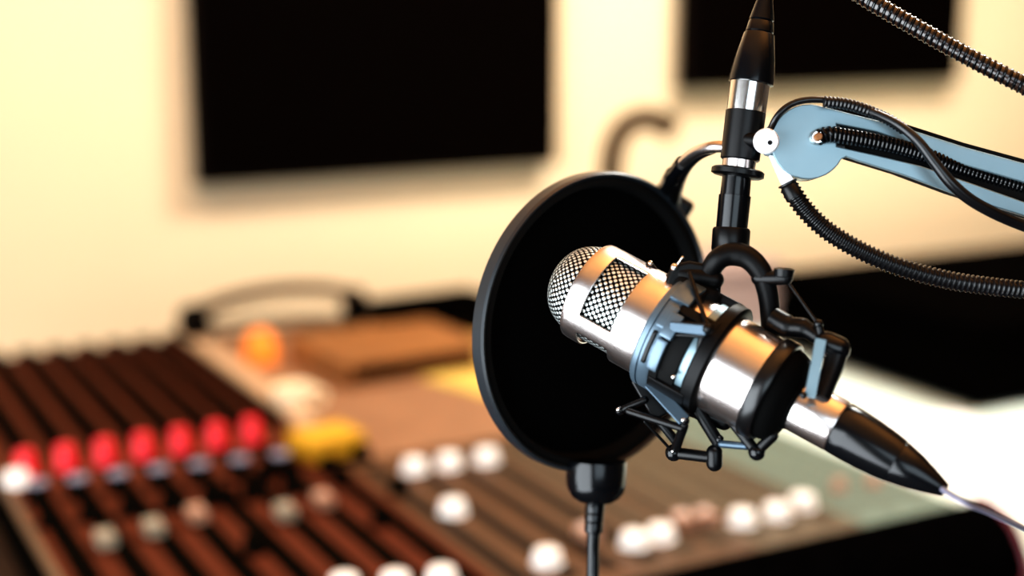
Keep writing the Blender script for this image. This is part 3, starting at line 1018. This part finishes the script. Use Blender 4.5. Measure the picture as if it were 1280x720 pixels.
# hanging XLR lead on top of the post
xl = thing('hanging_cable', 'black cable with tapered boot and gold-silver sleeve hanging above the mounting post', 'cable', P(935, 120, SZ))
obj('plug_sleeve', post_lathe([(938, 103, 23), (937.8, 104, 25), (932.8, 140, 24.5), (932.6, 141, 22)]), 'chrome', xl, label='gold-silver plug sleeve')
obj('plug_boot', post_lathe([(957.5, -8, 9), (957, 0, 10), (953.5, 25, 15.5), (953.4, 26, 13.5), (953, 28, 15.5), (950.5, 40, 17.5), (950.4, 41, 16.5), (950, 43, 19), (944, 75, 25), (939.5, 98, 28), (938.8, 104, 28), (938.6, 105.5, 24)]), 'gloss', xl, label='tapered black boot')
cpt = [P(957.5, -6, SZ), P(964, -60, SZ), P(985, -150, SZ + .02), P(1060, -260, SZ + .06), P(1200, -330, SZ + 0.12), P(1400, -300, SZ + 0.14), P(1660, 0, SZ + .08), P(1690, 330, SZ + .03)]
obj('cord', add_tube(B(), catmull(cpt, 8), pxr(6.5, SZ), 14), 'rubber', xl)

# thin cable wrapped over the joint
c1p = [P(x, y, z) for x, y, z in ((961, 182, .727), (964, 160, .716), (975, 141, .712), (992, 129, .712), (1015, 124.5, .712), (1045, 127, .712), (1082, 137, .709), (1118, 153, .706), (1146, 175, .703),
                                  (1168, 203, .702), (1192, 232, .702), (1225, 257, .705), (1285, 284, .712), (1400, 322, .722), (1600, 380, .728), (1665, 420, .73))]
c1p.append(P(1690, 600, .735))
wc = thing('wrapped_cable', 'thin shiny black cable looped over the joint and around the boom arm', 'cable', c1p[6])
obj('cord', add_tube(B(), catmull(c1p, 8), [pxr(4.2 + 3.3 * min(1, max(0, (i - 40) / 40)), .71) for i in range(len(c1p) * 8 - 7)], 14), 'rubber', wc)
# braided cover on its upper stretch
brd = [P(x, y, .7095) for x, y in ((1030, 127), (1058, 130), (1085, 138), (1110, 149), (1132, 163))]
obj('braided_sleeve', ribbed(brd, pxr(7, .71), pxr(5, .71), 0.10), 'rubber', wc)

# ribbed cord hanging slack below the arm
c2p = [P(x, y, z) for x, y, z in ((984, 228, .717), (991, 241, .717), (1008, 264, .717), (1035, 289, .715), (1075, 313, .713), (1122, 333, .712), (1180, 349, .712), (1232, 357, .713), (1300, 363, .716), (1420, 362, .722), (1560, 350, .728), (1655, 340, .732))]
rc = thing('ribbed_cord', 'black ribbed cord sagging below the boom arm from a bright clip', 'cord', c2p[4])
obj('cord_cover', ribbed(c2p, (pxr(11.5, .715), pxr(9, .715)), pxr(6.3, .715), 0.13), 'rubber', rc)
obj('end_cap', add_lathe(B(), [(0, 0.0036), (0.001, 0.0044), (0.007, 0.0046), (0.0075, 0.003)], P(985, 231, .716), c2p[1] - c2p[0], 24), 'black', rc)

# thick coiled cable crossing the top right corner
c3p = [P(x, y, z) for x, y, z in ((1000, -70, .74), (1035, -35, .735), (1075, -7, .73), (1110, 14, .725), (1160, 43, .72), (1220, 76, .715), (1290, 112, .71), (1400, 170, .712), (1560, 258, .72), (1645, 320, .727))]
tc_ = thing('coiled_cable', 'thick brownish coiled cable crossing the upper right corner', 'cable', c3p[5])
obj('cable_core', add_tube(B(), catmull(c3p, 8), pxr(10.3, .72), 18), 'braid', tc_)
obj('coil', coil(c3p, pxr(9.6, .72), pxr(2.3, .72), pxr(7.5, .72), 8, 18), 'gloss', tc_)
hook = [c3p[0], P(985, -110, .745), P(1010, -160, .755)]
obj('cable_tail', add_tube(B(), catmull(hook, 8), pxr(7, .74), 12), 'rubber', tc_)

# ================================================================== POP FILTER
FC = P(747.5, 403, 0.81)
FN = cdir(0.61, 0.13, 0.775)
FR = 0.0860
pf = thing('pop_filter', 'round black pop filter disc behind the microphone head', 'pop filter', FC)
obj('hoop', add_lathe(B(), [(0.0030, FR - 0.0030), (0.0046, FR - 0.0022), (0.0048, FR - 0.0012), (0.0036, FR), (-0.0040, FR), (-0.0052, FR - 0.0012), (-0.0055, FR - 0.003),
                            (-0.0050, FR - 0.0050), (0.0030, FR - 0.0040), (0.0030, FR - 0.0030)], FC, FN, 128, cap0=False, cap1=False), 'hoop', pf)
obj('retaining_ring', add_lathe(B(), [(0.0028, FR - 0.0025), (0.0036, FR - 0.0045), (0.0030, FR - 0.0075), (-0.0050, FR - 0.0095), (-0.0055, FR - 0.004)], FC, FN, 128, cap0=False, cap1=False), 'matte', pf)
obj('mesh_screen', add_lathe(B(), [(-0.0045, FR - 0.006), (-0.0038, FR * 0.6), (-0.0032, 0.0)], FC, FN, 96), 'fabric', pf, label='black fabric screen')
# upper clip and gooseneck to the mounting post
gn = [P(x, y, z) for x, y, z in ((912, 184, .742), (893, 183.5, .745), (872, 189, .757), (854, 203, .775), (843, 219, .795), (832, 240, .835), (824, 256, .850))]
obj('gooseneck', add_tube(B(), catmull(gn, 8), pxr(7.5, .76), 16), 'silver', pf, label='shiny gooseneck tube')
gc = [gn[3] + (gn[4] - gn[3]) * 0.05, gn[4], gn[5], gn[6]]
obj('gooseneck_sleeve', add_tube(B(), catmull(gc, 6), [pxr(w, .8) for w in ([9.5] * 6 + [12] * 6 + [14] * 7)], 16), 'gloss', pf)
obj('neck_underside', add_tube(B(), catmull([P(895, 188, .749), P(874, 196, .760), P(858, 211, .778), P(847, 235, .81), P(842, 262, .848)], 6), [pxr(3 + 6 * i / 24, .78) for i in range(25)], 12), 'black', pf)
add_c = P(836, 262, .852)
obj('rim_clip', add_obox(B(), add_c, cdir(0.8, 0.5, 0) * 0.012, cdir(-0.5, 0.8, 0) * 0.011, FW * 0.006), 'black', pf, smooth=False, bevel=0.003)
# lower clamp and lead
CZp = 0.81
lc = [(746, 574, 20), (746, 576, 37), (746, 582, 38), (746, 604, 37.5), (745.5, 614, 35), (745, 622, 29), (744.5, 627, 21), (744.3, 629, 14)]
obj('lower_clamp', post_lathe(lc, CZp), 'gloss', pf)
obj('lead_sleeve', post_lathe([(744, 626, 11), (743.8, 628, 12.5), (743, 640, 12.3), (742.9, 641, 11.3), (742.8, 643, 12.1), (742.3, 651, 11.8), (742.2, 652, 10.8), (742.1, 654, 11.5), (741.5, 665, 11), (741.4, 666.5, 8)], CZp), 'gloss', pf)
dl = [P(742, 655, CZp), P(741.5, 672, CZp), P(741, 700, CZp), P(741, 740, CZp - .002), P(743, 800, CZp - .01), P(748, 900, CZp - .03)]
e_ = dl[-1]
dl += [Vector((e_.x, e_.y - .01, 0.60)), Vector((e_.x, e_.y - .01, 0.30)), Vector((e_.x, e_.y - .015, 0.05))]
obj('stand_rod', add_tube(B(), catmull(dl, 8), pxr(8, CZp), 16), 'gloss', pf)
obj('stand_base', add_lathe(B(), [(0, 0.11), (0.012, 0.11), (0.022, 0.09), (0.05, 0.015), (0.06, 0.009)], Vector((e_.x, e_.y - .015, 0)), Vector((0, 0, 1)), 48), 'gloss', pf)


# ================================================================== LIGHT
def area(name, loc, target, sx, sy, power, col, spread=180):
    l = bpy.data.lights.new(name, 'AREA')
    l.shape = 'RECTANGLE'
    l.size, l.size_y = sx, sy
    l.energy = power
    l.color = col
    l.spread = math.radians(spread)
    o = bpy.data.objects.new(name, l)
    COL.objects.link(o)
    o.location = loc
    d = Vector(target) - Vector(loc)
    o.rotation_euler = d.to_track_quat('-Z', 'Y').to_euler()
    return o


MIC = P(900, 450, 0.70)
area('wall_wash', (0.7, 1.45, 2.62), (0.75, 2.55, 1.05), 4.0, 0.5, 25, (1.0, 0.89, 0.76), 110)
area('left_window_light', MIC + (RT * -0.82 - UP * 0.26 - FW * 0.48) * 1.35, MIC, 1.6, 1.5, 62, (0.86, 0.94, 1.0))
area('rear_window_light', (-0.5, -1.9, 1.7), (0.7, 0.9, 1.0), 1.8, 1.3, 25, (0.75, 0.90, 1.0))
area('desk_light', (1.9, 1.35, 2.5), (1.75, 1.2, 0.74), 0.6, 0.6, 56, (0.97, 1.0, 0.95))
area('ceiling_uplight', (1.2, 0.2, 1.9), (1.2, 0.4, 2.7), 0.8, 0.8, 30, (1.0, 0.80, 0.55))  # added lamp, lifts the ceiling tone and gives warm fill

w = bpy.data.worlds.new('world')
SC.world = w
w.use_nodes = True
w.node_tree.nodes['Background'].inputs['Color'].default_value = (1.0, 0.85, 0.65, 1)
w.node_tree.nodes['Background'].inputs['Strength'].default_value = 0.05

SC.view_settings.view_transform = 'Standard'
SC.view_settings.look = 'Medium High Contrast'
SC.view_settings.exposure = 0.0
SC.cycles.use_denoising = True
SC.cycles.max_bounces = 6
SC.cycles.sample_clamp_indirect = 4.0
